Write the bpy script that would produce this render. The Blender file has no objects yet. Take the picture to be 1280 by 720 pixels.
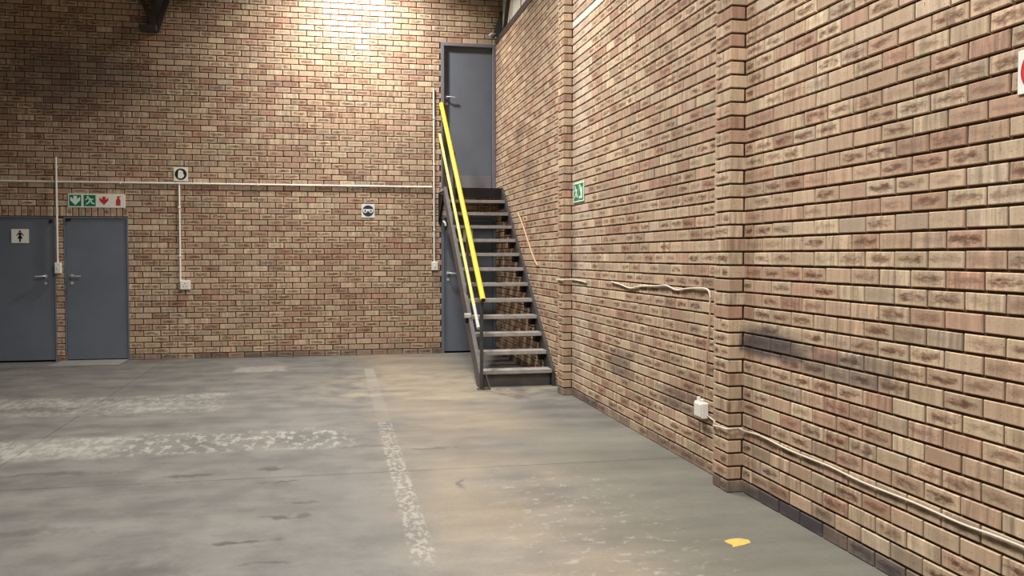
import bpy, math, random
from mathutils import Vector, Matrix

# ------------------------------------------------------------------ camera / world / lights / exposure
scene = bpy.context.scene
COL = scene.collection
F_PX = 1115.0
YAW = math.atan(230.0 / F_PX)
PITCH = math.atan(40.0 / F_PX)
CAM_H = 1.5
cam_data = bpy.data.cameras.new('camera')
cam_data.sensor_width = 36.0
cam_data.lens = 36.0 * F_PX / 1280.0
cam_data.clip_start = 0.05
cam = bpy.data.objects.new('camera', cam_data)
COL.objects.link(cam)
cam.location = (0, 0, CAM_H)
cam.rotation_euler = (math.radians(90) - PITCH, 0, -YAW)
scene.camera = cam

world = bpy.data.worlds.new('world')
scene.world = world
world.use_nodes = True
bg = world.node_tree.nodes['Background']
bg.inputs['Color'].default_value = (1.0, 0.97, 0.93, 1)
bg.inputs['Strength'].default_value = 0.085

def area(name, loc, size, power, color, aim=None):
    l = bpy.data.lights.new(name, 'AREA')
    l.shape = 'DISK'; l.size = size; l.energy = power; l.color = color
    o = bpy.data.objects.new(name, l); COL.objects.link(o)
    o.location = loc
    if aim:
        d = Vector(aim) - Vector(loc)
        o.rotation_euler = d.to_track_quat('-Z', 'Y').to_euler()
    return o

LAMPS = [  # location, disc size, watts, beam angle of the reflector
    ((0.42, 12.76, 6.12), 0.34, 205, 143),
    ((0.5, 8.4, 6.1), 1.1, 265, 140),
    ((0.1, 3.4, 6.1), 1.1, 310, 155),
    ((-0.4, -1.8, 6.1), 1.1, 360, 160),
]
for _l, _s, _p, _a in LAMPS:
    area('lamp_light', (_l[0], _l[1], _l[2] - 0.07), _s, _p, (1.0, 0.975, 0.935)).data.spread = math.radians(_a)

vs = scene.view_settings
vs.view_transform = 'Standard'; vs.look = 'None'; vs.gamma = 1.0
vs.use_curve_mapping = False
vs.exposure = 0.12

# ------------------------------------------------------------------ sizes of the place (metres)
D = 13.68          # back wall face (y)
W = 2.567          # right wall face (x)
CO = 0.085         # brick course
MOD = 0.233        # brick module along the wall
JT = 0.0125        # joint
Z0 = -0.004
WALL_TOP = 4.75
BACK_TOP = 6.4
PIERS = [5.21, 9.25]   # front faces of the brick piers
PP = 0.10              # projection of a pier
PL = 0.222             # length of a pier along the wall

rng = random.Random(11)

# ------------------------------------------------------------------ object helpers
def link(o, parent=None):
    COL.objects.link(o)
    if parent is not None:
        o.parent = parent
    return o

def empty(name, loc=(0, 0, 0), rz=0.0):
    o = bpy.data.objects.new(name, None)
    o.empty_display_size = 0.1
    o.location = loc; o.rotation_euler = (0, 0, rz)
    return link(o)

def tag(o, label=None, cat=None, group=None, kind=None):
    if label: o['label'] = label
    if cat: o['category'] = cat
    if group: o['group'] = group
    if kind: o['kind'] = kind
    return o

class MB:
    """collects shapes into one mesh"""
    def __init__(self):
        self.v = []; self.f = []; self.smooth = []
    def add(self, verts, faces, smooth=False):
        b = len(self.v)
        self.v += [tuple(p) for p in verts]
        for f in faces:
            self.f.append([i + b for i in f]); self.smooth.append(smooth)
        return self
    def box(self, a, b, ch=0.0):
        x0, y0, z0 = [min(a[i], b[i]) for i in range(3)]
        x1, y1, z1 = [max(a[i], b[i]) for i in range(3)]
        if ch <= 0:
            v = [(x0, y0, z0), (x1, y0, z0), (x1, y1, z0), (x0, y1, z0), (x0, y0, z1), (x1, y0, z1), (x1, y1, z1), (x0, y1, z1)]
            f = [(0, 3, 2, 1), (4, 5, 6, 7), (0, 1, 5, 4), (1, 2, 6, 5), (2, 3, 7, 6), (3, 0, 4, 7)]
            return self.add(v, f)
        c = ch
        V = []; idx = {}
        for sx in (0, 1):
            for sy in (0, 1):
                for sz in (0, 1):
                    for ax in range(3):
                        p = [(x1 if sx else x0), (y1 if sy else y0), (z1 if sz else z0)]
                        s = [sx, sy, sz]
                        for k in range(3):
                            if k != ax:
                                p[k] += -c if s[k] else c
                        idx[(sx, sy, sz, ax)] = len(V); V.append(tuple(p))
        I = lambda sx, sy, sz, ax: idx[(sx, sy, sz, ax)]
        Fc = []
        def q(*ids):
            Fc.append(ids)
        q(I(0,0,0,0), I(0,0,1,0), I(0,1,1,0), I(0,1,0,0)); q(I(1,0,0,0), I(1,1,0,0), I(1,1,1,0), I(1,0,1,0))
        q(I(0,0,0,1), I(1,0,0,1), I(1,0,1,1), I(0,0,1,1)); q(I(0,1,0,1), I(0,1,1,1), I(1,1,1,1), I(1,1,0,1))
        q(I(0,0,0,2), I(0,1,0,2), I(1,1,0,2), I(1,0,0,2)); q(I(0,0,1,2), I(1,0,1,2), I(1,1,1,2), I(0,1,1,2))
        for a1 in (0, 1):
            for a2 in (0, 1):
                q(I(a1,a2,0,0), I(a1,a2,1,0), I(a1,a2,1,1), I(a1,a2,0,1))
                q(I(a1,0,a2,0), I(a1,1,a2,0), I(a1,1,a2,2), I(a1,0,a2,2))
                q(I(0,a1,a2,1), I(1,a1,a2,1), I(1,a1,a2,2), I(0,a1,a2,2))
        for s in idx:
            if s[3] == 0:
                q(I(s[0], s[1], s[2], 0), I(s[0], s[1], s[2], 1), I(s[0], s[1], s[2], 2))
        return self.add(V, Fc)
    def tube(self, pts, r, n=10, cap=True):
        pts = [Vector(p) for p in pts]
        rings = []
        up = Vector((0, 0, 1))
        for i, p in enumerate(pts):
            t = (pts[min(i + 1, len(pts) - 1)] - pts[max(i - 1, 0)]).normalized()
            a = t.cross(up)
            if a.length < 1e-3: a = t.cross(Vector((1, 0, 0)))
            a.normalize(); b = a.cross(t).normalized()
            rr = r[i] if isinstance(r, (list, tuple)) else r
            rings.append([p + (a * math.cos(2 * math.pi * k / n) + b * math.sin(2 * math.pi * k / n)) * rr for k in range(n)])
        V = [v for ring in rings for v in ring]
        Fc = []
        for i in range(len(pts) - 1):
            for k in range(n):
                k2 = (k + 1) % n
                Fc.append((i * n + k, i * n + k2, (i + 1) * n + k2, (i + 1) * n + k))
        self.add(V, Fc, True)
        if cap:
            self.add(rings[0], [tuple(range(n - 1, -1, -1))]); self.add(rings[-1], [tuple(range(n))])
        return self
    def poly(self, pts, y0, y1):
        """extrude an x/z outline from y0 (front) to y1"""
        n = len(pts)
        A = sum(pts[i][0] * pts[(i + 1) % n][1] - pts[(i + 1) % n][0] * pts[i][1] for i in range(n))
        if A < 0: pts = pts[::-1]
        V = [(p[0], y0, p[1]) for p in pts] + [(p[0], y1, p[1]) for p in pts]
        Fc = [tuple(range(n)), tuple(range(2 * n - 1, n - 1, -1))]
        for i in range(n):
            j = (i + 1) % n
            Fc.append((j, i, n + i, n + j))
        return self.add(V, Fc)
    def bar(self, p, q, w, h, up=(0, 0, 1)):
        """rectangular bar from p to q; w across, h along 'up'"""
        p = Vector(p); q = Vector(q); t = (q - p).normalized(); up = Vector(up)
        a = t.cross(up).normalized(); b = a.cross(t).normalized()
        V = []
        for c in (p, q):
            for sa, sb in ((-1, -1), (1, -1), (1, 1), (-1, 1)):
                V.append(c + a * sa * w / 2 + b * sb * h / 2)
        return self.add(V, [(0, 1, 2, 3), (7, 6, 5, 4), (0, 4, 5, 1), (1, 5, 6, 2), (2, 6, 7, 3), (3, 7, 4, 0)])
    def mesh(self, name, mat):
        me = bpy.data.meshes.new(name)
        me.from_pydata(self.v, [], self.f)
        me.polygons.foreach_set('use_smooth', self.smooth)
        me.validate(); me.update()
        import bmesh
        bm = bmesh.new(); bm.from_mesh(me); bmesh.ops.recalc_face_normals(bm, faces=bm.faces); bm.to_mesh(me); bm.free()
        if mat: me.materials.append(mat)
        return me
    def build(self, name, mat, parent=None, loc=(0, 0, 0), rz=0.0):
        o = bpy.data.objects.new(name, self.mesh(name, mat))
        o.location = loc; o.rotation_euler = (0, 0, rz)
        return link(o, parent)

def circle(cx, cz, r, n=28, a0=0.0, a1=2 * math.pi):
    full = abs(a1 - a0 - 2 * math.pi) < 1e-6
    m = n if full else n + 1
    return [(cx + r * math.cos(a0 + (a1 - a0) * k / n), cz + r * math.sin(a0 + (a1 - a0) * k / n)) for k in range(m)]

# ------------------------------------------------------------------ material helpers
class S:
    """socket with arithmetic"""
    def __init__(self, nt, s): self.nt = nt; self.s = s
    def _m(self, op, *a, clamp=False):
        n = self.nt.nodes.new('ShaderNodeMath'); n.operation = op; n.use_clamp = clamp
        for i, x in enumerate((self,) + a):
            if isinstance(x, S): self.nt.links.new(x.s, n.inputs[i])
            else: n.inputs[i].default_value = x
        return S(self.nt, n.outputs[0])
    def __add__(self, o): return self._m('ADD', o)
    __radd__ = __add__
    def __sub__(self, o): return self._m('SUBTRACT', o)
    def __rsub__(self, o): return (self * -1.0) + o
    def __mul__(self, o): return self._m('MULTIPLY', o)
    __rmul__ = __mul__
    def abs(self): return self._m('ABSOLUTE')
    def sqrt(self): return self._m('SQRT')
    def max(self, o): return self._m('MAXIMUM', o)
    def min(self, o): return self._m('MINIMUM', o)
    def clamp(self): return self._m('ADD', 0.0, clamp=True)
    def smooth(self, a, b):
        n = self.nt.nodes.new('ShaderNodeMapRange'); n.interpolation_type = 'SMOOTHSTEP'
        self.nt.links.new(self.s, n.inputs['Value'])
        n.inputs['From Min'].default_value = a; n.inputs['From Max'].default_value = b
        return S(self.nt, n.outputs[0])

class Mat:
    def __init__(self, name):
        self.m = bpy.data.materials.new(name); self.m.use_nodes = True
        self.nt = self.m.node_tree
        self.b = self.nt.nodes['Principled BSDF']
        self.b.inputs['Specular IOR Level'].default_value = 0.3
    def new(self, t): return self.nt.nodes.new(t)
    def pos(self):
        g = self.new('ShaderNodeNewGeometry'); x = self.new('ShaderNodeSeparateXYZ')
        self.nt.links.new(g.outputs['Position'], x.inputs[0])
        return [S(self.nt, x.outputs[i]) for i in range(3)]
    def uv(self):
        g = self.new('ShaderNodeUVMap'); x = self.new('ShaderNodeSeparateXYZ')
        self.nt.links.new(g.outputs[0], x.inputs[0])
        return S(self.nt, x.outputs[0]), S(self.nt, x.outputs[1])
    def vec(self, x, y, z):
        c = self.new('ShaderNodeCombineXYZ')
        for i, k in enumerate((x, y, z)):
            if isinstance(k, S): self.nt.links.new(k.s, c.inputs[i])
            else: c.inputs[i].default_value = k
        return c.outputs[0]
    def noise(self, v, scale=1.0, detail=2.0, rough=0.5):
        n = self.new('ShaderNodeTexNoise'); n.inputs['Scale'].default_value = scale
        n.inputs['Detail'].default_value = detail; n.inputs['Roughness'].default_value = rough
        self.nt.links.new(v, n.inputs['Vector'])
        return S(self.nt, n.outputs[0])
    def attr(self, name):
        out = []
        for t in ('OBJECT', 'GEOMETRY'):
            a = self.new('ShaderNodeAttribute'); a.attribute_type = t; a.attribute_name = name
            out.append(a)
        return out
    def attr3(self, name):
        A = self.attr(name); r = []
        xs = []
        for a in A:
            x = self.new('ShaderNodeSeparateXYZ'); self.nt.links.new(a.outputs['Vector'], x.inputs[0]); xs.append(x)
        return [S(self.nt, xs[0].outputs[i]) + S(self.nt, xs[1].outputs[i]) for i in range(3)]
    def attr1(self, name):
        A = self.attr(name)
        return S(self.nt, A[0].outputs['Fac']) + S(self.nt, A[1].outputs['Fac'])
    def mix(self, fac, a, b, mode='MIX'):
        n = self.new('ShaderNodeMix'); n.data_type = 'RGBA'; n.blend_type = mode; n.clamp_factor = True
        if isinstance(fac, S): self.nt.links.new(fac.s, n.inputs[0])
        else: n.inputs[0].default_value = fac
        for i, c in ((6, a), (7, b)):
            if isinstance(c, tuple): n.inputs[i].default_value = c if len(c) == 4 else c + (1.0,)
            else: self.nt.links.new(c, n.inputs[i])
        return n.outputs[2]
    def ramp(self, fac, stops, interp='LINEAR'):
        r = self.new('ShaderNodeValToRGB'); r.color_ramp.interpolation = interp
        e = r.color_ramp.elements
        while len(e) < len(stops): e.new(0.5)
        for k, (p, c) in enumerate(stops):
            e[k].position = p; e[k].color = c + (1.0,)
        self.nt.links.new(fac.s, r.inputs[0])
        return r.outputs[0]
    def scale(self, col, s):
        """multiply a colour by a scalar socket"""
        n = self.new('ShaderNodeVectorMath'); n.operation = 'SCALE'
        self.nt.links.new(col, n.inputs[0]); self.nt.links.new(s.s, n.inputs['Scale'])
        return n.outputs[0]
    def color(self, c):
        if isinstance(c, tuple): self.b.inputs['Base Color'].default_value = c if len(c) == 4 else c + (1.0,)
        else: self.nt.links.new(c, self.b.inputs['Base Color'])
    def rough(self, r):
        if isinstance(r, S): self.nt.links.new(r.s, self.b.inputs['Roughness'])
        else: self.b.inputs['Roughness'].default_value = r
    def bump(self, h, strength=0.3, dist=0.002):
        n = self.new('ShaderNodeBump'); n.inputs['Strength'].default_value = strength; n.inputs['Distance'].default_value = dist
        self.nt.links.new(h.s, n.inputs['Height']); self.nt.links.new(n.outputs[0], self.b.inputs['Normal'])

def lin(r, g, b):
    f = lambda c: (c / 255 / 12.92) if c / 255 <= 0.04045 else ((c / 255 + 0.055) / 1.055) ** 2.4
    return (f(r), f(g), f(b))

# bricks --------------------------------------------------------------
def brick_material():
    M = Mat('flashed_brick')
    x, y, z = M.pos(); u, v = M.uv()
    t = M.attr3('tint'); mark = M.attr1('mark')
    a = x + y
    base = M.ramp(t[0], [(0.0, lin(190, 169, 141)), (0.30, lin(184, 160, 133)), (0.55, lin(178, 151, 126)),
                         (0.74, lin(173, 143, 120)), (0.86, lin(164, 129, 108)), (0.93, lin(184, 165, 141)), (1.0, lin(158, 136, 114))])
    bright = t[1] * 0.26 + 0.86
    streak = M.noise(M.vec(a * 34.0, z * 3.0, t[1] * 60.0), 1.0, 4.0, 0.65)
    st = (streak - 0.5) * 2.1 * (t[2] * 1.0 + 0.25) + 1.0
    col = M.scale(M.scale(base, bright), st)
    # smears burnt along the middle of many bricks
    pick = (t[1] * 7.31 + t[0] * 3.17)._m('FRACT')
    wob = M.noise(M.vec(a * 15.0, z * 46.0, t[2] * 80.0), 1.0, 5.0, 0.7)
    dv = (v - 0.5) * 2.0; du = (u - 0.5) * 2.0
    d = dv * dv * 1.5 + du * du * du * du * 0.8 + (wob - 0.5) * 3.0
    smudge = (1.0 - d.smooth(-0.35, 0.75)) * (pick.smooth(0.15, 0.8) * 0.85 + 0.08) * (streak * 0.8 + 0.7)
    col = M.mix(smudge, col, lin(102, 70, 52))
    pit = M.noise(M.vec(a * 95.0, z * 95.0, t[0] * 40.0), 1.0, 1.0, 0.5).smooth(0.66, 0.76)
    col = M.mix(pit * 0.65, col, lin(80, 58, 46))
    grime = M.noise(M.vec(a * 0.9, z * 1.1, 3.3), 1.0, 4.0, 0.6).smooth(0.50, 0.78)
    col = M.mix(grime * 0.30, col, lin(112, 92, 78))
    # smoke-black streak on the nearest bay and a few smaller blotches (stains), plus a diagonal shadow painted behind the stairs
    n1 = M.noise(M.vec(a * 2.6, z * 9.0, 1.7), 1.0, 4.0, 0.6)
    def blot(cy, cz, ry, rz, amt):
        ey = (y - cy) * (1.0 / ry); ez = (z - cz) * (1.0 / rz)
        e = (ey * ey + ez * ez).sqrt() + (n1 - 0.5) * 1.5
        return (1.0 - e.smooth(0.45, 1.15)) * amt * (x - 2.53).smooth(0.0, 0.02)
    soot_shade = blot(4.85, 0.97, 0.62, 0.115, 0.85).max(blot(4.05, 0.93, 0.60, 0.10, 0.5))
    soot_shade = soot_shade.max(blot(7.6, 0.52, 0.42, 0.16, 0.5)).max(blot(6.2, 0.42, 0.5, 0.12, 0.40))
    soot_shade = soot_shade.max(blot(11.9, 3.15, 0.32, 0.32, 0.32)).max(blot(11.4, 2.55, 0.30, 0.30, 0.32)).max(blot(9.3, 1.42, 0.3, 0.13, 0.45))  # first two blots paint in the diagonal shadow behind the stairs
    bx = (x + 3.45) * (1.0 / 1.15); bz = (z - 4.05) * (1.0 / 0.62)      # grey stain with light falloff painted in, high on the end wall
    stain_falloff = (1.0 - ((bx * bx + bz * bz).sqrt() + (n1 - 0.5) * 1.6).smooth(0.4, 1.2)) * 0.42 * (y - 13.5).smooth(0.0, 0.05)
    soot_shade = soot_shade.max(stain_falloff)
    soot_shade = soot_shade.max(mark.max(0.0) * (n1.smooth(0.25, 0.6) * 0.35 + 0.65))
    col = M.mix(soot_shade, col, lin(66, 62, 64))
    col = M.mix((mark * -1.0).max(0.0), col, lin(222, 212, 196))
    M.color(col)
    M.rough(0.85)
    M.bump(M.noise(M.vec(x * 130.0, y * 130.0, z * 130.0), 1.0, 3.0, 0.6), 0.35, 0.002)
    return M.m

def mortar_material():
    M = Mat('dark_raked_mortar')
    x, y, z = M.pos()
    n = M.noise(M.vec(x * 14.0, y * 14.0, z * 14.0), 1.0, 3.0, 0.6)
    M.color(M.mix(n, lin(58, 40, 31), lin(94, 68, 52)))
    M.rough(0.95)
    return M.m

def floor_material():
    M = Mat('worn_concrete')
    x, y, z = M.pos()
    P = M.vec(x, y, 0.0)
    big = M.noise(P, 0.55, 4.0, 0.55)
    mid = M.noise(P, 2.6, 5.0, 0.62)
    fine = M.noise(P, 38.0, 3.0, 0.6)
    flake = M.noise(M.vec(x * 14.0, y * 6.0, 0.0), 1.0, 4.0, 0.65)
    flake2 = M.noise(M.vec(x * 30.0, y * 15.0, 4.0), 1.0, 3.0, 0.6)
    warp = (mid - 0.5)
    xw = x + warp * 0.35; yw = y + (big - 0.5) * 0.6
    col = M.mix(mid.smooth(0.3, 0.7), lin(106, 104, 100), lin(130, 126, 119))
    # sandy dust trodden along the middle, cleaner grey paint by the right wall
    dust = (1.0 - ((xw - 1.15).abs()).smooth(0.25, 1.0)) * big.smooth(0.28, 0.60)
    col = M.mix(dust * 0.75, col, lin(162, 147, 124))
    dust2 = (1.0 - ((yw - 10.4).abs()).smooth(0.6, 1.6)) * (x.smooth(-0.6, 0.8)) * mid.smooth(0.35, 0.62)
    col = M.mix(dust2 * 0.65, col, lin(172, 160, 138))
    clean = xw.smooth(1.35, 1.75) * (1.0 - y.smooth(6.5, 8.5))
    col = M.mix(clean * 0.7, col, lin(124, 122, 110))
    dark = mid.smooth(0.52, 0.72) * big.smooth(0.42, 0.62)
    col = M.mix(dark * 0.35, col, lin(92, 90, 86))
    def box(x0, x1, y0, y1, s=0.08):
        return xw.smooth(x0 - s, x0 + s) * (1.0 - xw.smooth(x1 - s, x1 + s)) * yw.smooth(y0 - s, y0 + s) * (1.0 - yw.smooth(y1 - s, y1 + s))
    worn = flake.smooth(0.44, 0.58)
    paint = box(-7.0, -1.05, 8.95, 10.15, 0.12) * (worn * 0.6 + 0.22) * (mid.smooth(0.3, 0.6) * 0.6 + 0.4)
    paint = paint.max(box(-7.0, -1.6, 7.1, 7.85, 0.10) * (worn * 0.55 + 0.38))
    paint = paint.max(box(-1.7, 0.15, 7.15, 7.85, 0.12) * flake.smooth(0.50, 0.60) * 0.9)
    paint = paint.max(box(-1.2, -0.55, 12.0, 12.6, 0.05) * (worn * 0.3 + 0.5))
    # long narrow lane line
    xl = x + (flake2 - 0.5) * 0.03
    line = (1.0 - (xl - (y * 0.008 + 0.425)).abs().smooth(0.050, 0.075))
    paint_l = line * (y.smooth(4.2, 4.45) * (1.0 - y.smooth(7.9, 8.3)) * (flake2.smooth(0.46, 0.58) * 0.85)
                      + y.smooth(10.6, 10.8) * (1.0 - y.smooth(11.9, 12.05)) * 0.55 + y.smooth(8.2, 9.0) * (1.0 - y.smooth(10.2, 10.7)) * 0.22)
    paint = paint.max(paint_l.clamp())
    # chipped flakes by the right
    chips = box(0.95, 1.85, 3.0, 5.9, 0.3) * M.noise(M.vec(x * 9.0 + y * 5.0, y * 13.0 - x * 6.0, 7.0), 1.0, 4.0, 0.7).smooth(0.56, 0.64) * 0.8
    paint = paint.max(chips)
    col = M.mix(paint * 0.8, col, lin(172, 168, 158))
    # oil marks and scuffs
    wx = x + (mid - 0.5) * 0.5; wy = y + (M.noise(M.vec(x * 3.0, y * 3.0, 9.0), 1.0, 3.0, 0.6) - 0.5) * 0.45
    def ell(cx, cy, rx, ry, amt, n=1.6):
        ex = (wx - cx) * (1.0 / rx); ey = (wy - cy) * (1.0 / ry)
        e = (ex * ex + ey * ey).sqrt() + (flake - 0.5) * n
        return (1.0 - e.smooth(0.2, 1.1)) * amt
    oil = ell(-0.95, 4.45, 0.36, 0.22, 0.5, 0.8)
    for c in ((-0.40, 6.50, 0.13, 0.09, 0.75), (-0.46, 4.78, 0.20, 0.05, 0.75), (-0.22, 5.25, 0.14, 0.04, 0.7), (-0.95, 6.35, 0.16, 0.04, 0.6),
              (-0.28, 6.05, 0.26, 0.025, 0.7), (-0.20, 5.55, 0.12, 0.04, 0.6), (-0.35, 4.45, 0.14, 0.04, 0.6), (0.88, 5.75, 0.04, 0.22, 0.55), (0.75, 6.9, 0.26, 0.04, 0.5),
              (-1.6, 5.2, 0.5, 0.12, 0.4), (-1.9, 6.6, 0.6, 0.06, 0.4), (0.35, 7.1, 0.3, 0.05, 0.4)):
        oil = oil.max(ell(*c))
    col = M.mix(oil, col, lin(66, 63, 62))
    drift = M.noise(M.vec(x * 0.7, y * 2.2, 2.0), 1.0, 5.0, 0.6)
    col = M.scale(col, (drift - 0.5) * 0.75 + 0.74)
    col = M.scale(col, (fine - 0.5) * 0.28 + 1.0)
    M.color(col)
    M.rough(mid * 0.25 + 0.50)
    M.bump(fine, 0.12, 0.002)
    return M.m

def plain(name, c, rough=0.5, var=0.12, sc=6.0, metal=0.0, spec=0.3):
    M = Mat(name)
    x, y, z = M.pos()
    n = M.noise(M.vec(x, y, z), sc, 4.0, 0.6)
    k = 1.0 - var; c2 = tuple(min(1.0, v * (1 + var)) for v in c); c1 = tuple(v * k for v in c)
    M.color(M.mix(n.smooth(0.25, 0.75), c1, c2))
    M.rough(n * 0.15 + (rough - 0.07)); M.b.inputs['Metallic'].default_value = metal
    M.b.inputs['Specular IOR Level'].default_value = spec
    return M.m

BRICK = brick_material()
MORTAR = mortar_material()
CONCRETE = floor_material()
DOOR = plain('grey_blue_door_paint', lin(98, 103, 112), 0.55, 0.08, 2.0)
FRAME = plain('grey_frame_paint', lin(112, 112, 118), 0.5, 0.08, 3.0)
BLACKGAP = plain('black_rubber_gap_shade', lin(24, 24, 26), 0.7)
CHROME = plain('satin_steel', lin(205, 205, 208), 0.35, 0.06, 20.0, 0.5)
WHITE = plain('white_plastic', lin(222, 216, 206), 0.45, 0.05, 8.0)
CABLE = plain('cream_cable_sheath', lin(204, 194, 180), 0.5, 0.08, 12.0)
TANCABLE = plain('tan_cable_sheath', lin(190, 156, 126), 0.6, 0.1, 12.0)
SIGNW = plain('sign_white', lin(222, 220, 208), 0.4, 0.04, 10.0)
SIGNG = plain('sign_green', lin(24, 112, 72), 0.4, 0.05, 10.0)
SIGNL = plain('sign_pale_green', lin(206, 230, 214), 0.4, 0.03, 10.0)
SIGNR = plain('sign_red', lin(188, 50, 52), 0.4, 0.05, 10.0)
SIGNB = plain('sign_navy', lin(44, 48, 84), 0.4, 0.05, 10.0)
SIGNK = plain('sign_black', lin(30, 28, 28), 0.4, 0.05, 10.0)
STEEL = plain('dark_painted_steel', lin(62, 60, 60), 0.5, 0.2, 9.0)
TREAD = plain('worn_steel_tread', lin(150, 144, 138), 0.55, 0.16, 14.0)
STRING = plain('stringer_steel', lin(88, 84, 82), 0.5, 0.2, 9.0)
YELLOW = plain('yellow_rail_paint', lin(222, 194, 52), 0.45, 0.06, 10.0)
PALEYEL = plain('faded_yellow_paint', lin(222, 206, 112), 0.5, 0.14, 16.0)
GALV = plain('galvanised_steel', lin(176, 176, 174), 0.45, 0.1, 20.0)
BEAM = plain('dark_brown_steel', lin(64, 54, 46), 0.55, 0.18, 6.0)
SHEET = plain('cream_wall_sheeting', lin(232, 228, 216), 0.5, 0.04, 1.5)
ROOF = plain('grey_roof_sheeting', lin(128, 126, 122), 0.6, 0.05, 1.0)
LEAFY = plain('yellow_floor_paint', lin(198, 166, 88), 0.7, 0.12, 20.0)
CONCLT = plain('pale_concrete_sill', lin(132, 128, 122), 0.7, 0.12, 6.0)
BULB = Mat('lamp_glass'); BULB.color((1, 0.95, 0.88)); BULB.b.inputs['Emission Color'].default_value = (1, 0.93, 0.83, 1); BULB.b.inputs['Emission Strength'].default_value = 4.0; BULB = BULB.m

# ------------------------------------------------------------------ floor: two saw cuts divide the slab
floor = MB().box((-9.0, -4.0, -0.25), (W + 0.25, D + 0.2, -0.03)).build('floor', MORTAR)
tag(floor, 'worn grey concrete warehouse floor with flaking paint stripes', 'floor', kind='structure')
g = 0.003
for (xa, xb) in ((-9.0, -2.3), (-2.3, W + 0.25)):
    for (ya, yb) in ((-4.0, 1.0), (1.0, 6.2), (6.2, D + 0.2)):
        MB().box((xa + g, ya + g, -0.1), (xb - g, yb - g, 0.0)).build('slab', CONCRETE, floor)

# ------------------------------------------------------------------ brickwork
CF = (math.sin(YAW) * math.cos(PITCH), math.cos(YAW) * math.cos(PITCH), -math.sin(PITCH))
CR = (math.cos(YAW), -math.sin(YAW), 0.0)
CU = Vector(CR).cross(Vector(CF))
def pix(p):
    d = Vector(p) - Vector((0, 0, CAM_H)); zc = d.dot(Vector(CF))
    if zc < 0.2: return None
    return 640 + F_PX * d.dot(Vector(CR)) / zc, 360 - F_PX * d.dot(CU) / zc

def brick_geom(L, H, r, depth=0.05, c=0.0035):
    """front at y=0 facing -y, centred in x and z; slightly irregular edges"""
    j = lambda s: r.uniform(-s, s)
    cor = [(-L / 2, -H / 2), (L / 2, -H / 2), (L / 2, H / 2), (-L / 2, H / 2)]
    V = []
    out = [(px + j(0.0016), pz + j(0.0014)) for px, pz in cor]
    for (px, pz) in out:
        V.append((px - math.copysign(c, px), j(0.0010), pz - math.copysign(c, pz)))
    for (px, pz) in out:
        V.append((px, c + 0.001, pz))
    for (px, pz) in out:
        V.append((px, depth, pz))
    Fc = [(0, 1, 2, 3)]
    for k in range(4):
        n = (k + 1) % 4
        Fc.append((4 + k, 4 + n, n, k)); Fc.append((8 + k, 8 + n, 4 + n, 4 + k))
    return V, Fc

def uv_layer(me, uvs):
    l = me.uv_layers.new(name='UVMap')
    li = [me.loops[i].vertex_index for i in range(len(me.loops))]
    flat = []
    for i in li: flat += uvs[i]
    l.data.foreach_set('uv', flat)

_cache = {}
def brick_mesh(L, H, r):
    key = (round(L, 3), round(H, 3), r.randrange(5))
    if key in _cache: return _cache[key]
    V, Fc = brick_geom(L, H, random.Random(str(key)))
    me = bpy.data.meshes.new('brick')
    me.from_pydata(V, [], Fc)
    uv_layer(me, [((p[0] / L + 0.5), (p[2] / H + 0.5)) for p in V])
    me.materials.append(BRICK)
    _cache[key] = me
    return me

def rnd_tint(r):
    return [r.random(), r.random(), r.random()]

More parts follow.
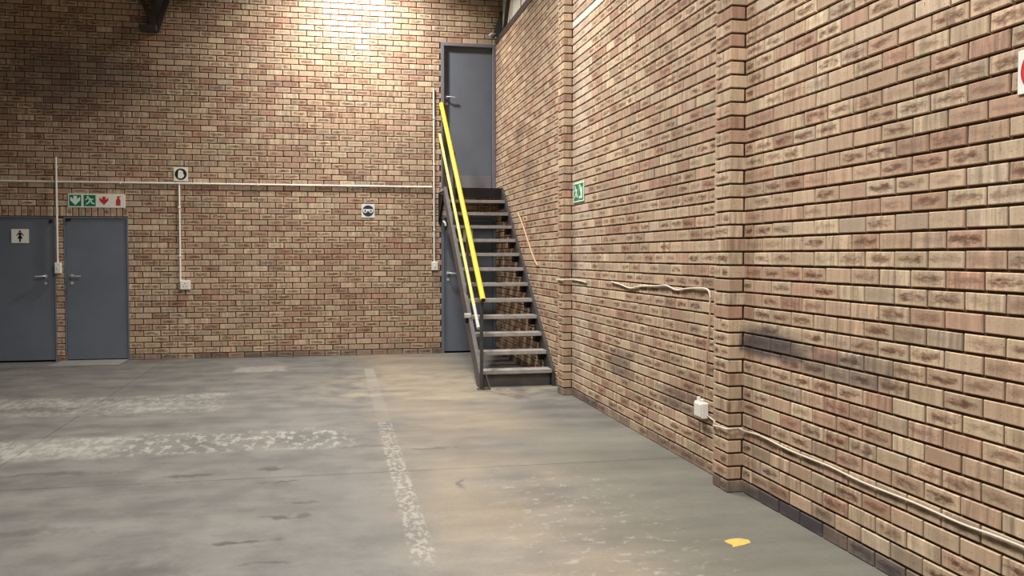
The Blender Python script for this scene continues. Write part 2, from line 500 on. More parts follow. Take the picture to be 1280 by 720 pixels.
def lay(bricks, face, parent, rname, n_single=300):
    """bricks: list of dict(u0,u1,z0,z1,mark). face 'back' (u=x) or 'right' (u=y)"""
    r = random.Random(5 if face == 'back' else 9)
    rz = 0.0 if face == 'back' else -math.pi / 2
    def wpos(u, z, o=0.0):
        return (u, D - o, z) if face == 'back' else (W - o, u, z)
    for b in bricks:
        uc = (b['u0'] + b['u1']) / 2; zc = (b['z0'] + b['z1']) / 2
        b['c'] = (uc, zc); b['L'] = b['u1'] - b['u0']; b['H'] = b['z1'] - b['z0']
        b['t'] = rnd_tint(r); b['o'] = r.uniform(-0.0015, 0.002)
        p0 = pix(wpos(b['u0'], b['z0'])); p1 = pix(wpos(b['u1'], b['z1'])); pc = pix(wpos(uc, zc))
        b['a'] = 0.0
        if p0 and p1 and pc and -8 < pc[0] < 1288 and -8 < pc[1] < 728 and not b.get('hid'):
            b['a'] = abs(p1[0] - p0[0]) * b['H'] * 1.0 / b['L'] * abs(p1[0] - p0[0]) if face == 'back' else abs(p1[0] - p0[0]) * b['H'] * (abs(pc[0] - 410))
    order = sorted(bricks, key=lambda b: -b['a'])
    single = order[:n_single]; rest = order[n_single:]
    for b in single:
        o = bpy.data.objects.new('brick', brick_mesh(b['L'], b['H'], r))
        o.location = wpos(b['c'][0], b['c'][1], b['o']); o.rotation_euler = (0, 0, rz)
        o['tint'] = b['t']; o['mark'] = float(b['mark'])
        link(o, parent)
    V = []; Fc = []; U = []; T = []; K = []
    for b in rest:
        v, f = brick_geom(b['L'], b['H'], r)
        base = len(V)
        for p in v:
            if face == 'back': V.append((b['c'][0] + p[0], D - b['o'] + p[1], b['c'][1] + p[2]))
            else: V.append((W - b['o'] + p[1], b['c'][0] - p[0], b['c'][1] + p[2]))
            U.append((p[0] / b['L'] + 0.5, p[2] / b['H'] + 0.5))
        for q in f:
            Fc.append([i + base for i in q]); T += b['t']; K.append(b['mark'])
    me = bpy.data.meshes.new(rname)
    me.from_pydata(V, [], Fc)
    uv_layer(me, U)
    at = me.attributes.new('tint', 'FLOAT_VECTOR', 'FACE'); at.data.foreach_set('vector', T)
    am = me.attributes.new('mark', 'FLOAT', 'FACE'); am.data.foreach_set('value', K)
    me.materials.append(BRICK)
    o = bpy.data.objects.new(rname, me)
    o['kind'] = 'stuff'
    link(o, parent)

def courses(ua, ub, za, zb, phase, openings, n0=0, minlen=0.03):
    """stretcher bond rows between ua..ub; phase = position of a perpend in even courses"""
    out = []
    n = n0
    while True:
        z0 = Z0 + n * CO + JT / 2; z1 = z0 + CO - JT
        if z1 > zb: break
        if z0 >= za - 0.02:
            ph = phase + (MOD / 2 if n % 2 else 0.0)
            k = math.floor((ua - ph) / MOD)
            spans = []
            u = ph + k * MOD
            while u < ub:
                spans.append((max(u + JT / 2, ua), min(u + MOD - JT / 2, ub))); u += MOD
            zc = (z0 + z1) / 2
            for (a, b) in spans:
                segs = [(a, b)]
                for (oa, ob, oz0, oz1) in openings:
                    if z1 - 0.02 > oz0 and z0 + 0.02 < oz1:
                        ns = []
                        for (p, q) in segs:
                            if q <= oa or p >= ob: ns.append((p, q)); continue
                            if p < oa: ns.append((p, oa))
                            if q > ob: ns.append((ob, q))
                        segs = ns
                for (p, q) in segs:
                    if q - p > minlen:
                        out.append(dict(u0=p, u1=q, z0=z0, z1=z1, n=n, mark=0.0))
        n += 1
    return out

# --- back wall
DOORS = {  # x0, x1, z0, z1
    1: (-4.63, -3.775, 0.0, 2.055), 2: (-3.665, -2.81, 0.0, 2.055),
    3: (1.712, W, 2.53, 4.765), 4: (1.712, W, 0.0, 2.13)}
BX0, BX1 = -6.2, W + 0.11
core = MB()
xs = sorted({BX0, BX1} | {v for d in DOORS.values() for v in d[:2]})
zs = sorted({-0.02, BACK_TOP} | {v for d in DOORS.values() for v in d[2:]})
for i in range(len(xs) - 1):
    for k in range(len(zs) - 1):
        xc = (xs[i] + xs[i + 1]) / 2; zc = (zs[k] + zs[k + 1]) / 2
        if any(d[0] < xc < d[1] and d[2] < zc < d[3] for d in DOORS.values()): continue
        core.box((xs[i], D + 0.011, zs[k]), (xs[i + 1], D + 0.22, zs[k + 1]))
wall_back = core.build('wall_back', MORTAR)
tag(wall_back, 'high facing-brick end wall with grey doors and white conduit', 'wall', kind='structure')
ops = list(DOORS.values()) + [(-4.63, -2.81, 2.055, 2.175)]
bb = courses(BX0, BX1, 0.0, BACK_TOP, -1.802 - MOD * 0.5, ops)
bb = [b for b in bb if not (b['u0'] >= W - 0.005 and b['z1'] < WALL_TOP)]
for b in bb:
    if b['z1'] < WALL_TOP and b['u1'] > W: b['u1'] = W - 0.003
    if b['n'] == 0: b['mark'] = rng.uniform(0.35, 0.8)
    elif b['n'] == 1 and rng.random() < 0.4: b['mark'] = rng.uniform(0.1, 0.4)
bb = [b for b in bb if b['u1'] - b['u0'] > 0.02]
x = -4.63     # row of bricks on edge above the two left doors
while x < -2.81 - 0.04:
    bb.append(dict(u0=x + 0.006, u1=min(x + 0.0835 - 0.006, -2.81), z0=2.066, z1=2.198, n=99, mark=rng.uniform(0.0, 0.25)))
    x += 0.0835
lay(bb, 'back', wall_back, 'brick_courses')

# --- right wall with its two piers
wall_right = MB().box((W + 0.011, -2.0, -0.02), (W + 0.22, D + 0.011, WALL_TOP)).build('wall_right', MORTAR)
tag(wall_right, 'long tan facing-brick side wall with two piers', 'wall', kind='structure')
br = []
bays = [(-2.0, PIERS[0] - 0.002, PIERS[0]), (PIERS[0] + PL + 0.002, PIERS[1] - 0.002, PIERS[1]), (PIERS[1] + PL + 0.002, D - 0.003, D)]
for bi, (ya, yb, ph) in enumerate(bays):
    L = courses(ya, yb, 0.0, WALL_TOP, ph - JT / 2, [])
    for b in L:
        yc = (b['u0'] + b['u1']) / 2
        if b['n'] == 0 and bi == 0: b['mark'] = rng.uniform(0.75, 1.0)
        elif b['n'] == 0: b['mark'] = rng.uniform(0.0, 0.5) if yc < 8.4 else 0.8
        elif b['n'] == 1 and bi == 0 and rng.random() < 0.3: b['mark'] = rng.uniform(0.1, 0.4)
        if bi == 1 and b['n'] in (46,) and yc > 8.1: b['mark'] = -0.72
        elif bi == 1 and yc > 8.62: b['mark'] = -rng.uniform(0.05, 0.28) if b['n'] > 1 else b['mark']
        if bi == 2 and yc > 10.0 and b['z1'] < 2.4 and b['z1'] < (yc - 9.9) * 0.755: b['hid'] = True
    br += L
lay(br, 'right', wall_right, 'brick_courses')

def box_brick(a, b, r, parent, mark=0.0):
    c = [(a[i] + b[i]) / 2 for i in range(3)]; h = [abs(b[i] - a[i]) / 2 for i in range(3)]
    key = ('box',) + tuple(round(v, 3) for v in h)
    if key not in _cache:
        m = MB().box([-v for v in h], h, 0.0035)
        me = m.mesh('brick', BRICK)
        uv_layer(me, [((v.co.y / h[1] * 0.5 + 0.5) if abs(v.co.x) > h[0] - 0.005 else (v.co.x / h[0] * 0.5 + 0.5), v.co.z / h[2] * 0.5 + 0.5) for v in me.vertices])
        _cache[key] = me
    o = bpy.data.objects.new('brick', _cache[key])
    o.location = (c[0] - r.uniform(0, 0.003), c[1] - r.uniform(0, 0.003), c[2])
    o['tint'] = rnd_tint(r); o['mark'] = float(mark)
    link(o, parent)

for pi, py in enumerate(PIERS):
    r = random.Random(40 + pi)
    pier = MB().box((W - PP + 0.011, py + 0.011, -0.02), (W + 0.1, py + PL - 0.011, WALL_TOP)).build('pier', MORTAR, wall_right)
    pier['label'] = ('brick pier beside the staircase foot', 'brick pier with a white cable round its foot')[1 - pi]
    n = 0
    while Z0 + (n + 1) * CO < WALL_TOP + 0.01:
        z0 = Z0 + n * CO + JT / 2; z1 = z0 + CO - JT
        mk = r.uniform(0.55, 0.95) if n == 0 else 0.0
        if n % 2:    # stretcher along the pier face
            box_brick((W - PP, py, z0), (W - JT * 0.5, py + PL, z1), r, pier, mk)
        else:        # two headers bonded into the wall
            box_brick((W - PP, py, z0), (W + 0.09, py + PL / 2 - JT / 2, z1), r, pier, mk)
            box_brick((W - PP, py + PL / 2 + JT / 2, z0), (W + 0.09, py + PL, z1), r, pier, mk)
        n += 1

# ------------------------------------------------------------------ eaves: beam and cream sheeting above the right wall, roof overhead
cl = empty('wall_upper', (W + 0.11, 0, WALL_TOP + 0.09))
tag(cl, 'cream profiled sheeting above the brick side wall', 'wall', kind='structure')
y = -2.0
while y < D + 0.15:
    y2 = min(y + 0.62, D + 0.2)
    m = MB().box((0.0, y, 0.0), (0.02, y2 - 0.004, BACK_TOP - WALL_TOP - 0.09))
    for k in range(1):
        yy = y + 0.06
        if yy + 0.03 < y2: m.box((-0.018, yy, 0.0), (0.001, yy + 0.03, BACK_TOP - WALL_TOP - 0.09))
    m.build('sheet', SHEET, cl)
    y += 0.62
eb = empty('steel_beam', (W, 0, WALL_TOP))
tag(eb, 'dark brown steel channel lying along the top of the side wall', 'beam')
MB().box((-0.012, -2.0, 0.0), (0.0, D - 0.01, 0.09)).build('web', BEAM, eb)
MB().box((-0.0005, -2.0, 0.078), (0.105, D - 0.01, 0.09)).build('flange', BEAM, eb)
MB().box((-0.0005, -2.0, 0.0005), (0.105, D - 0.01, 0.012)).build('flange', BEAM, eb)
sb = empty('wall_brace', (W + 0.06, 13.33, WALL_TOP + 0.09))
tag(sb, 'thin dark steel brace leaning on the cream sheeting above the upper door', 'brace')
MB().bar((0, 0, 0.0), (0, -1.1, 1.4), 0.04, 0.055, (1, 0, 0)).build('angle_bar', BEAM, sb)
MB().poly([(-0.14, 0.0), (0.03, 0.0), (0.03, 0.42), (0.0, 0.42)], 0.0, 0.012).build('gusset_plate', STEEL, sb, (0, 0.27, 0.0))
wl = empty('cable_end', (W - 0.05, D - 0.24, WALL_TOP + 0.09))
tag(wl, 'small white cable end in the corner over the upper door', 'cable')
MB().tube([(0.03, 0.1, 0.0), (0.0, 0.05, 0.035), (-0.06, 0.0, 0.03), (-0.1, 0.0, 0.0)], 0.016, 8).build('cable_tail', WHITE, wl)
MB().box((-0.03, -0.02, -0.005), (0.06, 0.04, 0.02), 0.004).build('cleat', STEEL, wl)

ceiling = empty('ceiling', (0, 0, BACK_TOP))
tag(ceiling, 'grey roof sheeting high above the hall', 'ceiling', kind='structure')
MB().box((-9.0, -4.0, 0.0), (W + 0.3, D + 0.25, 0.03)).build('roof_sheet', ROOF, ceiling)
for yy in (1.6, 5.3, 9.3, 13.3):
    MB().box((-9.0, yy, -0.16), (W + 0.1, yy + 0.08, 0.0)).build('purlin', BEAM, ceiling)

# steel truss foot at the top left of the end wall
tf = empty('truss_foot', (-2.46, D, 4.69))
tag(tf, 'dark steel roof truss foot bolted high on the end wall', 'bracket')
MB().box((-0.12, -0.16, 0.0), (0.10, 0.0, 0.085), 0.006).build('bearing_plate', STEEL, tf)
MB().bar((0.085, -0.09, 0.02), (-0.62, -0.09, 1.69), 0.05, 0.06, (1, 0, 0)).build('diagonal_strut', BEAM, tf)
MB().bar((0.06, -0.075, 0.08), (0.045, -0.075, 1.7), 0.045, 0.05, (1, 0, 0)).build('upright_strut', BEAM, tf)
MB().bar((0.09, -0.05, 0.02), (0.62, -0.05, 1.69), 0.05, 0.06, (1, 0, 0)).build('diagonal_strut', BEAM, tf)
MB().poly([(0.04, 0.16), (0.13, 0.16), (0.24, 0.48), (0.03, 0.48)], -0.05, -0.04).build('gusset_plate', STRING, tf)

# lamps hanging from the roof
def high_bay(loc, size, label):
    t = empty('high_bay_lamp', loc)
    tag(t, label, 'lamp', 'high bay lamps under the roof')
    m = MB(); R = size / 2
    prof = [(R + 0.06, -0.06), (R + 0.05, -0.02), (R * 0.7, 0.10), (0.08, 0.17), (0.07, 0.28)]
    n = 20
    for k in range(len(prof) - 1):
        for i in range(n):
            a = 2 * math.pi * i / n; b = 2 * math.pi * (i + 1) / n
            p, q = prof[k], prof[k + 1]
            m.add([(p[0] * math.cos(a), p[0] * math.sin(a), p[1]), (p[0] * math.cos(b), p[0] * math.sin(b), p[1]),
                   (q[0] * math.cos(b), q[0] * math.sin(b), q[1]), (q[0] * math.cos(a), q[0] * math.sin(a), q[1])], [(0, 1, 2, 3)], True)
    m.build('shade', GALV, t)
    MB().tube([(0, 0, 0.02), (0, 0, 0.06), (0, 0, 0.12)], [0.05, 0.07, 0.04], 12).build('bulb', BULB, t)
    MB().tube([(0, 0, 0.28), (0, 0, BACK_TOP - loc[2])], 0.012, 8).build('hanger', STEEL, t)
for i, (l, s, p, _a) in enumerate(LAMPS):
    high_bay(l, s, ('round high bay lamp close to the end wall', 'high bay lamp over the middle of the hall',
                    'high bay lamp over the front of the hall', 'high bay lamp behind the viewpoint')[i])

# ------------------------------------------------------------------ doors
def lever(parent, x, z, y, direction, key=True, mat=None):
    mat = mat or CHROME
    h = MB().tube([(x, y, z), (x, y - 0.012, z)], 0.026, 14).build('handle', mat, parent)
    MB().tube([(x, y - 0.01, z), (x, y - 0.045, z), (x + 0.03 * direction, y - 0.055, z), (x + 0.125 * direction, y - 0.052, z - 0.006)], 0.0105, 8).build('lever', mat, h)
    if key:
        MB().tube([(x, y, z - 0.10), (x, y - 0.008, z - 0.10)], 0.02, 12).build('keyhole_plate', mat, h)
    return h

def door(n, rect, label, fw, recess, proud, leafmat=DOOR):
    x0, x1, z0, z1 = rect
    t = empty('door_%d' % n, ((x0 + x1) / 2, D, z0))
    tag(t, label, 'door', kind='structure')
    w = (x1 - x0) / 2; h = z1 - z0
    fr = MB()
    fr.box((-w, -proud, 0), (-w + fw, 0.16, h), 0.003); fr.box((w - fw, -proud, 0), (w, 0.16, h), 0.003)
    fr.box((-w + fw - 0.001, -proud, h - fw), (w - fw + 0.001, 0.16, h), 0.003)
    fr.build('door_frame', FRAME if recess > 0.03 else leafmat, t)
    MB().box((-w + fw + 0.004, recess, 0.024), (w - fw - 0.004, recess + 0.042, h - fw - 0.004), 0.002).build('door_leaf', leafmat, t)
    MB().box((-w + fw, recess + 0.06, 0.0), (w - fw, recess + 0.08, h - fw)).build('door_gap_shade', BLACKGAP, t)  # black sheet behind the leaf paints the shade in the door gap
    return t, w, h

d1, w1, h1 = door(1, DOORS[1], 'grey-blue toilet door with a female figure sign, cut by the left edge', 0.022, 0.008, 0.004)
lever(d1, w1 - 0.135, 1.215, 0.008, -1)
MB().box((w1 - 0.075, -0.018, h1 - 0.085), (w1 - 0.035, 0.010, h1 - 0.045), 0.004).build('door_catch', BLACKGAP, d1)
d2, w2, h2 = door(2, DOORS[2], 'grey-blue door under the four-picture safety sign', 0.022, 0.008, 0.004)
lever(d2, -w2 + 0.10, 1.215, 0.008, 1)
MB().box((-w2 + 0.035, -0.018, h2 - 0.055), (-w2 + 0.10, 0.010, h2 - 0.025), 0.004).build('door_catch', BLACKGAP, d2)
d3, w3, h3 = door(3, DOORS[3], 'grey steel door at the head of the stairs', 0.05, 0.06, 0.006)
lever(d3, -w3 + 0.095, 1.41, 0.06, 1)
MB().box((-w3 + 0.06, 0.052, 0.02), (w3 - 0.06, 0.061, 0.21), 0.002).build('kick_plate', FRAME, d3)
d4, w4, h4 = door(4, DOORS[4], 'grey door standing beneath the steel stairs', 0.045, 0.03, 0.004)
lever(d4, -w4 + 0.105, 1.235, 0.03, 1)
MB().tube([(-w4 + 0.03, -0.02, h4 - 0.10), (-w4 + 0.05, -0.05, h4 - 0.12), (-w4 + 0.06, -0.05, h4 - 0.17)], 0.018, 8).build('door_stop', WHITE, d4)

sill = MB().box((-3.73, D - 0.62, 0.0), (-2.83, D + 0.09, 0.012), 0.006).build('trim_1', CONCLT)
tag(sill, 'low concrete threshold in front of the door under the safety sign', 'threshold', kind='structure')

# ------------------------------------------------------------------ signs (local x along the wall, facing -y)
def sign(name, loc, rz, label, cat='sign', group=None):
    return tag(empty(name, loc, rz), label, cat, group)
T1, T2, T3 = -0.006, -0.008, -0.010
def plate(parent, w, h, mat=SIGNW, name='plate'):
    return MB().box((-w / 2, -0.006, -h / 2), (w / 2, 0.0, h / 2), 0.0015).build(name, mat, parent)

def arrow_down(cx, cz, s):   # fat arrow with swept wings
    return [(cx, cz - 0.95 * s), (cx + 0.95 * s, cz + 0.02 * s), (cx + 0.92 * s, cz + 0.78 * s), (cx + 0.34 * s, cz + 0.24 * s), (cx + 0.34 * s, cz + 0.95 * s),
            (cx - 0.34 * s, cz + 0.95 * s), (cx - 0.34 * s, cz + 0.24 * s), (cx - 0.92 * s, cz + 0.78 * s), (cx - 0.95 * s, cz + 0.02 * s)]
def runner(parent, cx, cz, s, mat, name='running_figure'):
    m = MB()
    P = lambda L: [(cx + a * s, cz + b * s) for a, b in L]
    m.poly([(cx + 0.0 + a, b) for a, b in circle(-0.32 * s, cz + 0.72 * s, 0.2 * s, 12)], T3, T1)
    m.poly(P([(-0.25, 0.50), (0.12, 0.52), (0.30, 0.05), (0.05, -0.12), (-0.12, 0.10)]), T3, T1)       # trunk
    m.poly(P([(-0.20, 0.50), (-0.62, 0.42), (-0.85, 0.10), (-0.70, 0.02), (-0.50, 0.27), (-0.14, 0.30)]), T3, T1)   # arm
    m.poly(P([(0.10, 0.50), (0.48, 0.28), (0.68, 0.42), (0.62, 0.18), (0.45, 0.08), (0.15, 0.30)]), T3, T1)         # other arm
    m.poly(P([(0.10, 0.08), (-0.12, 0.05), (-0.32, -0.35), (-0.72, -0.62), (-0.62, -0.80), (-0.14, -0.52), (0.14, -0.10)]), T3, T1)
    m.poly(P([(0.05, 0.05), (0.32, 0.05), (0.52, -0.42), (0.92, -0.52), (0.90, -0.72), (0.38, -0.62), (0.10, -0.12)]), T3, T1)
    return m.build(name, mat, parent)

# four-picture strip over door 2
sx0, sx1, sz0, sz1 = -3.598, -2.836, 2.19, 2.385
st = sign('safety_sign', ((sx0 + sx1) / 2, D - 0.001, (sz0 + sz1) / 2), 0, 'long white safety sign, two green pictures and two red, over the second door')
sw, sh = sx1 - sx0, sz1 - sz0
plate(st, sw, sh)
q = sw / 4; s = q * 0.42
for k in (0, 1):
    cx = -sw / 2 + q * (k + 0.5)
    MB().box((cx - s, T2 + 0.0008, -s), (cx + s, -0.004, s)).build('green_panel', SIGNG, st)
MB().poly(arrow_down(-sw / 2 + q * 0.5, 0, s * 0.86), T3, T1).build('arrow', SIGNL, st)
runner(st, -sw / 2 + q * 1.5, 0, s * 0.9, SIGNL)
MB().poly(arrow_down(-sw / 2 + q * 2.5, 0, s * 0.78), T2, T1).build('arrow', SIGNR, st)
cx = -sw / 2 + q * 3.5
ex = MB().poly([(cx - 0.030, -0.066), (cx + 0.030, -0.066), (cx + 0.030, 0.012), (cx + 0.014, 0.034), (cx + 0.014, 0.050), (cx + 0.034, 0.058), (cx + 0.030, 0.068), (cx - 0.012, 0.066), (cx - 0.014, 0.034), (cx - 0.030, 0.012)], T2, T1)
ex.build('extinguisher_picture', SIGNR, st)

# female figure on door 1
ls = sign('toilet_sign', (-4.232, D + 0.0075, 1.78), 0, 'square white sign with a black female figure on the left door')
plate(ls, 0.225, 0.195)
m = MB(); k = 0.085
m.poly(circle(0, 0.066, 0.014, 12), T2, T1)
m.poly([(-0.022, 0.048), (0.022, 0.048), (0.050, 0.006), (0.042, 0.0), (0.018, 0.028), (0.012, 0.010), (0.034, -0.036), (0.012, -0.036), (0.010, -0.082), (-0.010, -0.082), (-0.012, -0.036), (-0.034, -0.036), (-0.012, 0.010), (-0.018, 0.028), (-0.042, 0.0), (-0.050, 0.006)], T2, T1)
m.build('female_figure', SIGNK, ls)

# round black picture sign above the conduit drop
hs = sign('safety_sign', (-2.078, D - 0.001, 2.685), 0, 'square white sign with a pale shape on a black disc above the conduit')
plate(hs, 0.195, 0.20)
MB().poly(circle(0, 0, 0.082, 28), T2, T1).build('black_disc', SIGNK, hs)
MB().poly([(-0.035, -0.058), (-0.040, -0.010), (-0.032, 0.050), (-0.012, 0.060), (0.012, 0.052), (0.034, 0.034), (0.030, 0.012), (0.048, -0.012), (0.040, -0.040), (0.014, -0.062)], T3, T1).build('pale_shape', SIGNW, hs)

# goggles sign
gs = sign('safety_sign', (0.60, D - 0.001, 2.182), 0, 'small white sign with goggles on a navy disc, left of the stairs')
plate(gs, 0.195, 0.205)
MB().poly(circle(0, 0, 0.084, 28), T2, T1).build('navy_disc', SIGNB, gs)
m = MB()
m.poly([(-0.076, 0.026), (0.076, 0.026), (0.074, -0.012), (0.052, -0.034), (0.026, -0.028), (0.006, -0.004), (-0.006, -0.004), (-0.026, -0.028), (-0.052, -0.034), (-0.074, -0.012)], T3, T1)
gg = m.build('goggles', SIGNW, gs)
for sx in (-1, 1):
    MB().poly([(sx * 0.042 + a, b) for a, b in circle(0, -0.002, 0.014, 12)], T3 - 0.001, T1).build('lens', SIGNB, gg)

# green exit sign on the right wall by the first pier
es = sign('exit_sign', (W - 0.002, 8.985, 2.165), -math.pi / 2, 'small green running-man exit sign on the side wall beside the pier')
plate(es, 0.40, 0.205, SIGNL)
for cx in (-0.085, 0.095):
    MB().box((cx - 0.083, T2 + 0.0008, -0.086), (cx + 0.083, -0.004, 0.086)).build('green_panel', SIGNG, es)
runner(es, -0.085, 0, 0.078, SIGNL)
MB().poly([(0.095 + a, b) for a, b in ((-0.055, 0.07), (-0.025, 0.075), (0.02, 0.01), (0.035, 0.05), (0.06, 0.05), (0.055, -0.07), (-0.05, -0.07), (-0.048, -0.045), (0.005, -0.035))], T3, T1).build('arrow', SIGNL, es)

# prohibition sign at the right edge
ps = sign('prohibition_sign', (W - 0.002, 2.848, 2.19), -math.pi / 2, 'white sign with a red ring on the side wall, cut by the right edge')
plate(ps, 0.19, 0.165)
ring = MB(); n = 36; R1, R2 = 0.078, 0.064
for k in range(n):
    a = 2 * math.pi * k / n; b = 2 * math.pi * (k + 1) / n
    ring.poly([(R1 * math.cos(a), R1 * math.sin(a)), (R1 * math.cos(b), R1 * math.sin(b)), (R2 * math.cos(b), R2 * math.sin(b)), (R2 * math.cos(a), R2 * math.sin(a))], T2, T1)
ring.build('red_ring', SIGNR, ps)

# plain notice on the door below the stairs
ns = sign('notice', (2.13, D + 0.029, 1.86), 0, 'small pale notice on the door beneath the stairs')
plate(ns, 0.15, 0.20, SIGNW)

# ------------------------------------------------------------------ conduit and boxes
def conduit(name, pts, label, saddles, rad=0.0135, mat=None):
    t = empty(name, pts[0]); tag(t, label, 'conduit', 'white conduit on the end wall')
    o = Vector(pts[0])
    MB().tube([Vector(p) - o for p in pts], rad, 10).build('pipe', mat or WHITE, t)
    horiz = abs(pts[-1][0] - pts[0][0]) > 0.5
    for p in saddles:
        c = Vector(p) - o
        m = MB()
        if horiz: m.box((c.x - 0.009, c.y - 0.017, c.z - 0.019), (c.x + 0.009, c.y + 0.014, c.z + 0.019), 0.003)
        else: m.box((c.x - 0.019, c.y - 0.017, c.z - 0.009), (c.x + 0.019, c.y + 0.014, c.z + 0.009), 0.003)
        m.build('saddle', mat or WHITE, t)
    return t
yc = D - 0.0145
conduit('electrical_conduit', [(-6.0, yc, 2.545), (1.572, yc, 2.553)], 'long level white conduit running across the end wall', [(-5.0, yc, 2.546), (-2.9, yc, 2.547), (-1.0, yc, 2.549), (0.3, yc, 2.551), (1.2, yc, 2.552)])
conduit('electrical_conduit', [(-3.738, yc - 0.027, 2.89), (-3.738, yc - 0.027, 1.40)], 'upright white conduit between the two left doors', [(-3.738, yc - 0.018, 2.75), (-3.738, yc - 0.018, 1.95)])
conduit('electrical_conduit', [(-2.103, yc, 2.53), (-2.103, yc, 1.12)], 'white conduit dropping from beneath the black disc sign', [(-2.103, yc, 2.2), (-2.103, yc, 1.5)])
conduit('electrical_conduit', [(1.60, yc, 4.06), (1.60, yc, 1.405)], 'tall white conduit beside the stairs and doors', [(1.60, yc, 3.6), (1.60, yc, 2.9), (1.60, yc, 1.9)])

def wall_box(name, x, z, w, h, label, kind, y=D):
    t = empty(name, (x, y, z)); tag(t, label, 'switch' if kind == 'switch' else 'socket')
    MB().box((-w / 2, -0.045, -h / 2), (w / 2, 0.0, h / 2), 0.005).build('box', WHITE, t)
    MB().box((-w / 2 + 0.008, -0.051, -h / 2 + 0.008), (w / 2 - 0.008, -0.044, h / 2 - 0.008), 0.002).build('cover_plate', SIGNW, t)
    if kind == 'switch':
        MB().box((-0.012, -0.058, -0.02), (0.012, -0.05, 0.02), 0.003).build('rocker', WHITE, t)
    else:
        for dx, dz in ((-0.022, -0.02), (0.022, -0.02), (0.0, 0.022)):
            MB().tube([(dx, -0.0505, dz), (dx, -0.0525, dz)], 0.007, 10).build('pin_hole', SIGNK, t)
    return t
wall_box('switch_box', -3.735, 1.33, 0.09, 0.155, 'white switch box between the two left doors', 'switch', D - 0.012)
wall_box('socket_outlet', -2.035, 1.078, 0.145, 0.135, 'square white socket under the conduit, right of the left doors', 'socket')
wall_box('switch_box', 1.607, 1.345, 0.10, 0.135, 'white switch box left of the door beneath the stairs', 'switch')

# socket on the right wall just beyond the near pier
so = empty('socket_outlet', (W, 5.79, 0.43), -math.pi / 2); tag(so, 'white socket low on the side wall, just behind the near pier', 'socket')
MB().box((-0.07, -0.05, -0.055), (0.07, 0.0, 0.055), 0.006).build('box', WHITE, so)
MB().box((-0.058, -0.056, -0.045), (0.058, -0.049, 0.045), 0.003).build('cover_plate', SIGNW, so)
MB().tube([(-0.035, -0.03, 0.05), (-0.035, -0.03, 0.085)], 0.014, 8).build('gland', WHITE, so)
MB().tube([(0.02, -0.03, 0.05), (0.02, -0.03, 0.075)], 0.014, 8).build('gland', WHITE, so)

def cable(name, pts, label, r, mat):
    P = [Vector(p) for p in pts]; out = []
    for i in range(len(P) - 1):       # Catmull-Rom
        p0 = P[max(i - 1, 0)]; p1 = P[i]; p2 = P[i + 1]; p3 = P[min(i + 2, len(P) - 1)]
        for k in range(5):
            t = k / 5
            out.append(0.5 * ((2 * p1) + (p2 - p0) * t + (2 * p0 - 5 * p1 + 4 * p2 - p3) * t * t + (3 * p1 - p0 - 3 * p2 + p3) * t ** 3))
    out.append(P[-1])
    o = MB().tube(out, r, 8).build(name, mat)
    return tag(o, label, 'cable')
xr = W - 0.0095
cable('power_cable', [(xr, 7.86, 1.262), (xr, 7.6, 1.245), (xr, 7.33, 1.222), (xr, 7.1, 1.245), (xr, 6.7, 1.262), (xr, 6.5, 1.272), (xr, 6.3, 1.245), (xr, 6.1, 1.262), (xr, 5.9, 1.272),
      (xr, 5.74, 1.27), (xr, 5.695, 1.23), (xr, 5.697, 1.17)], 'sagging white cable on the middle bay of the side wall', 0.007, CABLE)
cable('drop_cable', [(xr, 5.697, 1.165), (xr, 5.70, 1.05), (xr - 0.004, 5.735, 0.80), (xr - 0.01, 5.76, 0.52)], 'thin pinkish cable hanging down to the low socket behind the near pier', 0.0055, TANCABLE)
cable('power_cable', [(xr, 9.62, 1.243), (W - PP - 0.012, 9.48, 1.243), (W - PP - 0.012, 9.40, 1.243), (W - PP - 0.013, 9.236, 1.243), (W - PP + 0.03, 9.236, 1.245), (xr - 0.01, 9.236, 1.246), (xr, 9.2, 1.247), (xr, 8.9, 1.243), (xr, 8.68, 1.232)],
      'short level white cable crossing the pier beside the stairs', 0.007, CABLE)
cable('power_cable', [(xr, 5.72, 0.40), (xr, 5.55, 0.375), (xr, 5.46, 0.37), (W - PP - 0.012, 5.40, 0.395), (W - PP - 0.012, 5.30, 0.405), (W - PP - 0.013, 5.20, 0.41), (W - PP + 0.05, 5.196, 0.412), (xr - 0.015, 5.196, 0.41), (xr, 5.14, 0.402), (xr, 4.95, 0.412),
      (xr, 4.6, 0.398), (xr, 4.2, 0.402), (xr, 3.9, 0.392), (xr, 3.5, 0.398), (xr, 3.2, 0.394), (xr, 2.9, 0.404), (xr, 2.3, 0.40), (xr, 1.6, 0.40)], 'white cable round the near pier and along the nearest wall bay', 0.0055, CABLE)
cable('power_cable', [(xr - 0.004, 11.98, 2.10), (xr - 0.004, 11.6, 1.87), (xr - 0.004, 11.3, 1.66), (xr - 0.004, 11.0, 1.47), (xr - 0.004, 10.8, 1.38)], 'tan cable slanting down the wall behind the stairs', 0.011, TANCABLE)

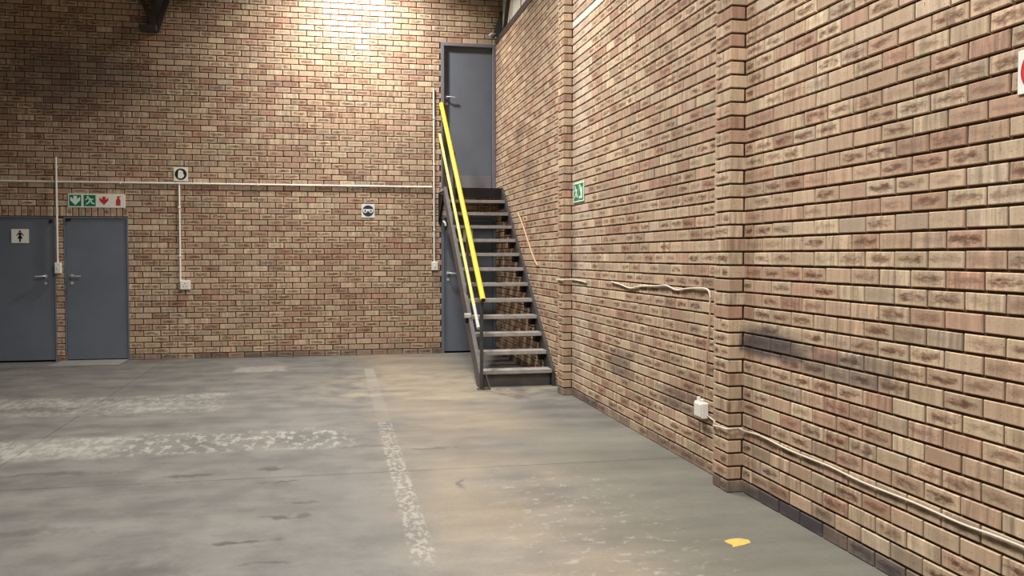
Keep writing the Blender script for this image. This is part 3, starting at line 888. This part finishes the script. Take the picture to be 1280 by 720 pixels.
# ------------------------------------------------------------------ staircase
RISE, GO, SY = 0.1925, 0.255, 9.97
SXL, SXR = 1.715, 2.528
stair = empty('steel_staircase', ((SXL + SXR) / 2, SY, 0)); tag(stair, 'open steel staircase with yellow handrails climbing to the upper door', 'staircase')
O = Vector(stair.location)
def L(*p): return Vector(p) - O
nz = lambda yy: RISE + (yy - SY) / GO * RISE      # nosing line height
for xx, nm in ((SXL - 0.045, 'left'), (SXR, 'right')):
    m = MB()
    ya, yb = SY - 0.02, 13.06
    dp = 0.21 if nm == 'left' else 0.17
    pts = [(ya, 0.0), (ya + 0.16, 0.0), (yb, nz(yb) - dp), (yb, nz(yb) - 0.01), (ya, nz(ya) - 0.005)]
    w = 0.012 if nm == 'left' else 0.03
    V = [L(xx, a, b) for a, b in pts] + [L(xx + w, a, b) for a, b in pts]; n = len(pts)
    m.add(V, [tuple(range(n)), tuple(range(2 * n - 1, n - 1, -1))] + [(i, (i + 1) % n, n + (i + 1) % n, n + i) for i in range(n)])
    s = m.build('stringer', STRING if nm == 'left' else STEEL, stair)
    if nm == 'left':
        MB().bar(L(xx + 0.024, ya, nz(ya) - 0.012), L(xx + 0.024, yb, nz(yb) - 0.012), 0.045, 0.012).build('flange', STRING, s)
for i in range(12):
    yy = SY + i * GO; zz = RISE * (i + 1)
    t = MB().box(L(SXL, yy, zz - 0.012), L(SXR, yy + 0.235, zz), 0.002).build('tread', TREAD, stair)
    MB().box(L(SXL, yy - 0.004, zz - 0.042), L(SXR, yy + 0.006, zz + 0.001), 0.002).build('nosing', TREAD, t)
    MB().box(L(SXL, yy + 0.225, zz - 0.042), L(SXR, yy + 0.236, zz - 0.012)).build('back_lip', STRING, t)
    m = MB()      # triangular cleat carrying the right end
    pts = [(yy + 0.03, zz - 0.013), (yy + 0.22, zz - 0.013), (yy + 0.22, zz - 0.115), (yy + 0.12, zz - 0.125)]
    V = [L(SXR - 0.06, a, b) for a, b in pts] + [L(SXR - 0.002, a, b) for a, b in pts]
    m.add(V, [(0, 1, 2, 3), (7, 6, 5, 4), (0, 4, 5, 1), (1, 5, 6, 2), (2, 6, 7, 3), (3, 7, 4, 0)])
    m.build('cleat', BLACKGAP, t)
MB().box(L(SXL + 0.0, SY + 0.06, 0.0), L(SXR - 0.01, SY + 0.07, RISE - 0.045)).build('kick_plate', STRING, stair)
MB().box(L(SXL - 0.03, 13.05, 2.47), L(W - 0.02, D - 0.012, 2.50), 0.003).build('landing', TREAD, stair)
MB().box(L(SXL - 0.03, 13.035, 2.37), L(W - 0.02, 13.06, 2.505), 0.003).build('landing_beam', BLACKGAP, stair)
m = MB(); m.bar(L(SXL - 0.03, 13.10, 2.42), L(SXL - 0.03, D - 0.015, 2.06), 0.04, 0.04); m.box(L(SXL - 0.05, D - 0.03, 2.0), L(SXL - 0.01, D - 0.004, 2.47)); m.build('knee_brace', BLACKGAP, stair)
RX = 1.682
RH = 0.995
rz_ = lambda yy: nz(yy) + RH
top = MB().tube([L(RX, 9.735, rz_(9.735)), L(RX, 13.40, rz_(13.40))], 0.031, 14).build('handrail', YELLOW, stair)
MB().tube([L(RX, 9.732, rz_(9.732)), L(RX, 9.745, rz_(9.745))], 0.026, 12).build('end_cap', BLACKGAP, top)
mid = MB().tube([L(RX, 10.06, nz(10.06) + 0.42), L(RX, 13.60, nz(13.60) + 0.42)], 0.020, 12).build('mid_rail', PALEYEL, stair)
MB().tube([L(RX, 10.05, nz(10.05) + 0.42), L(RX, 10.36, nz(10.36) + 0.42)], 0.021, 12).build('bare_end', GALV, mid)
for py, zb in ((9.845, 0.0), (11.08, None), (12.30, None), (13.42, None)):
    z0 = zb if zb is not None else min(nz(py), 2.5) - 0.16
    xo = 0.0 if zb is not None else 0.036
    MB().box(L(RX + xo - 0.018, py - 0.018, z0), L(RX + xo + 0.018, py + 0.018, rz_(py) + (xo and 0.01) - 0.02), 0.003).build('post', STEEL, stair)
MB().box(L(RX - 0.05, 9.80, 0.0), L(RX + 0.10, 9.90, 0.008), 0.002).build('foot_plate', STEEL, stair)
MB().bar(L(RX + 0.045, 9.87, 0.19), L(RX + 0.085, 9.80, 0.012), 0.03, 0.008, (1, 0, 0)).build('foot_strap', STRING, stair)
bk = MB().box(L(RX - 0.055, 10.70, 0.745), L(RX + 0.022, 10.80, 0.80), 0.008).build('side_bracket', GALV, stair)
MB().tube([L(RX - 0.04, 10.76, 0.71), L(RX - 0.0, 10.76, 0.71)], 0.03, 12).build('caster', BLACKGAP, bk)

# ------------------------------------------------------------------ small mark on the floor
pts = [(-0.06, 0.02), (-0.05, 0.05), (0.0, 0.06), (0.05, 0.045), (0.075, 0.0), (0.05, -0.04), (-0.01, -0.05), (-0.085, -0.05), (-0.06, -0.025)]
m = MB(); n = len(pts)
V = [(a, b, 0.0) for a, b in pts] + [(a, b, 0.0015) for a, b in pts]
m.add(V, [tuple(range(n - 1, -1, -1)), tuple(range(n, 2 * n))] + [(i, (i + 1) % n, n + (i + 1) % n, n + i) for i in range(n)])
lf = m.build('paint_mark', LEAFY, None, (2.095, 4.29, 0.0003), 0.3)
tag(lf, 'small yellow paint blotch on the floor near the right wall', 'paint mark')
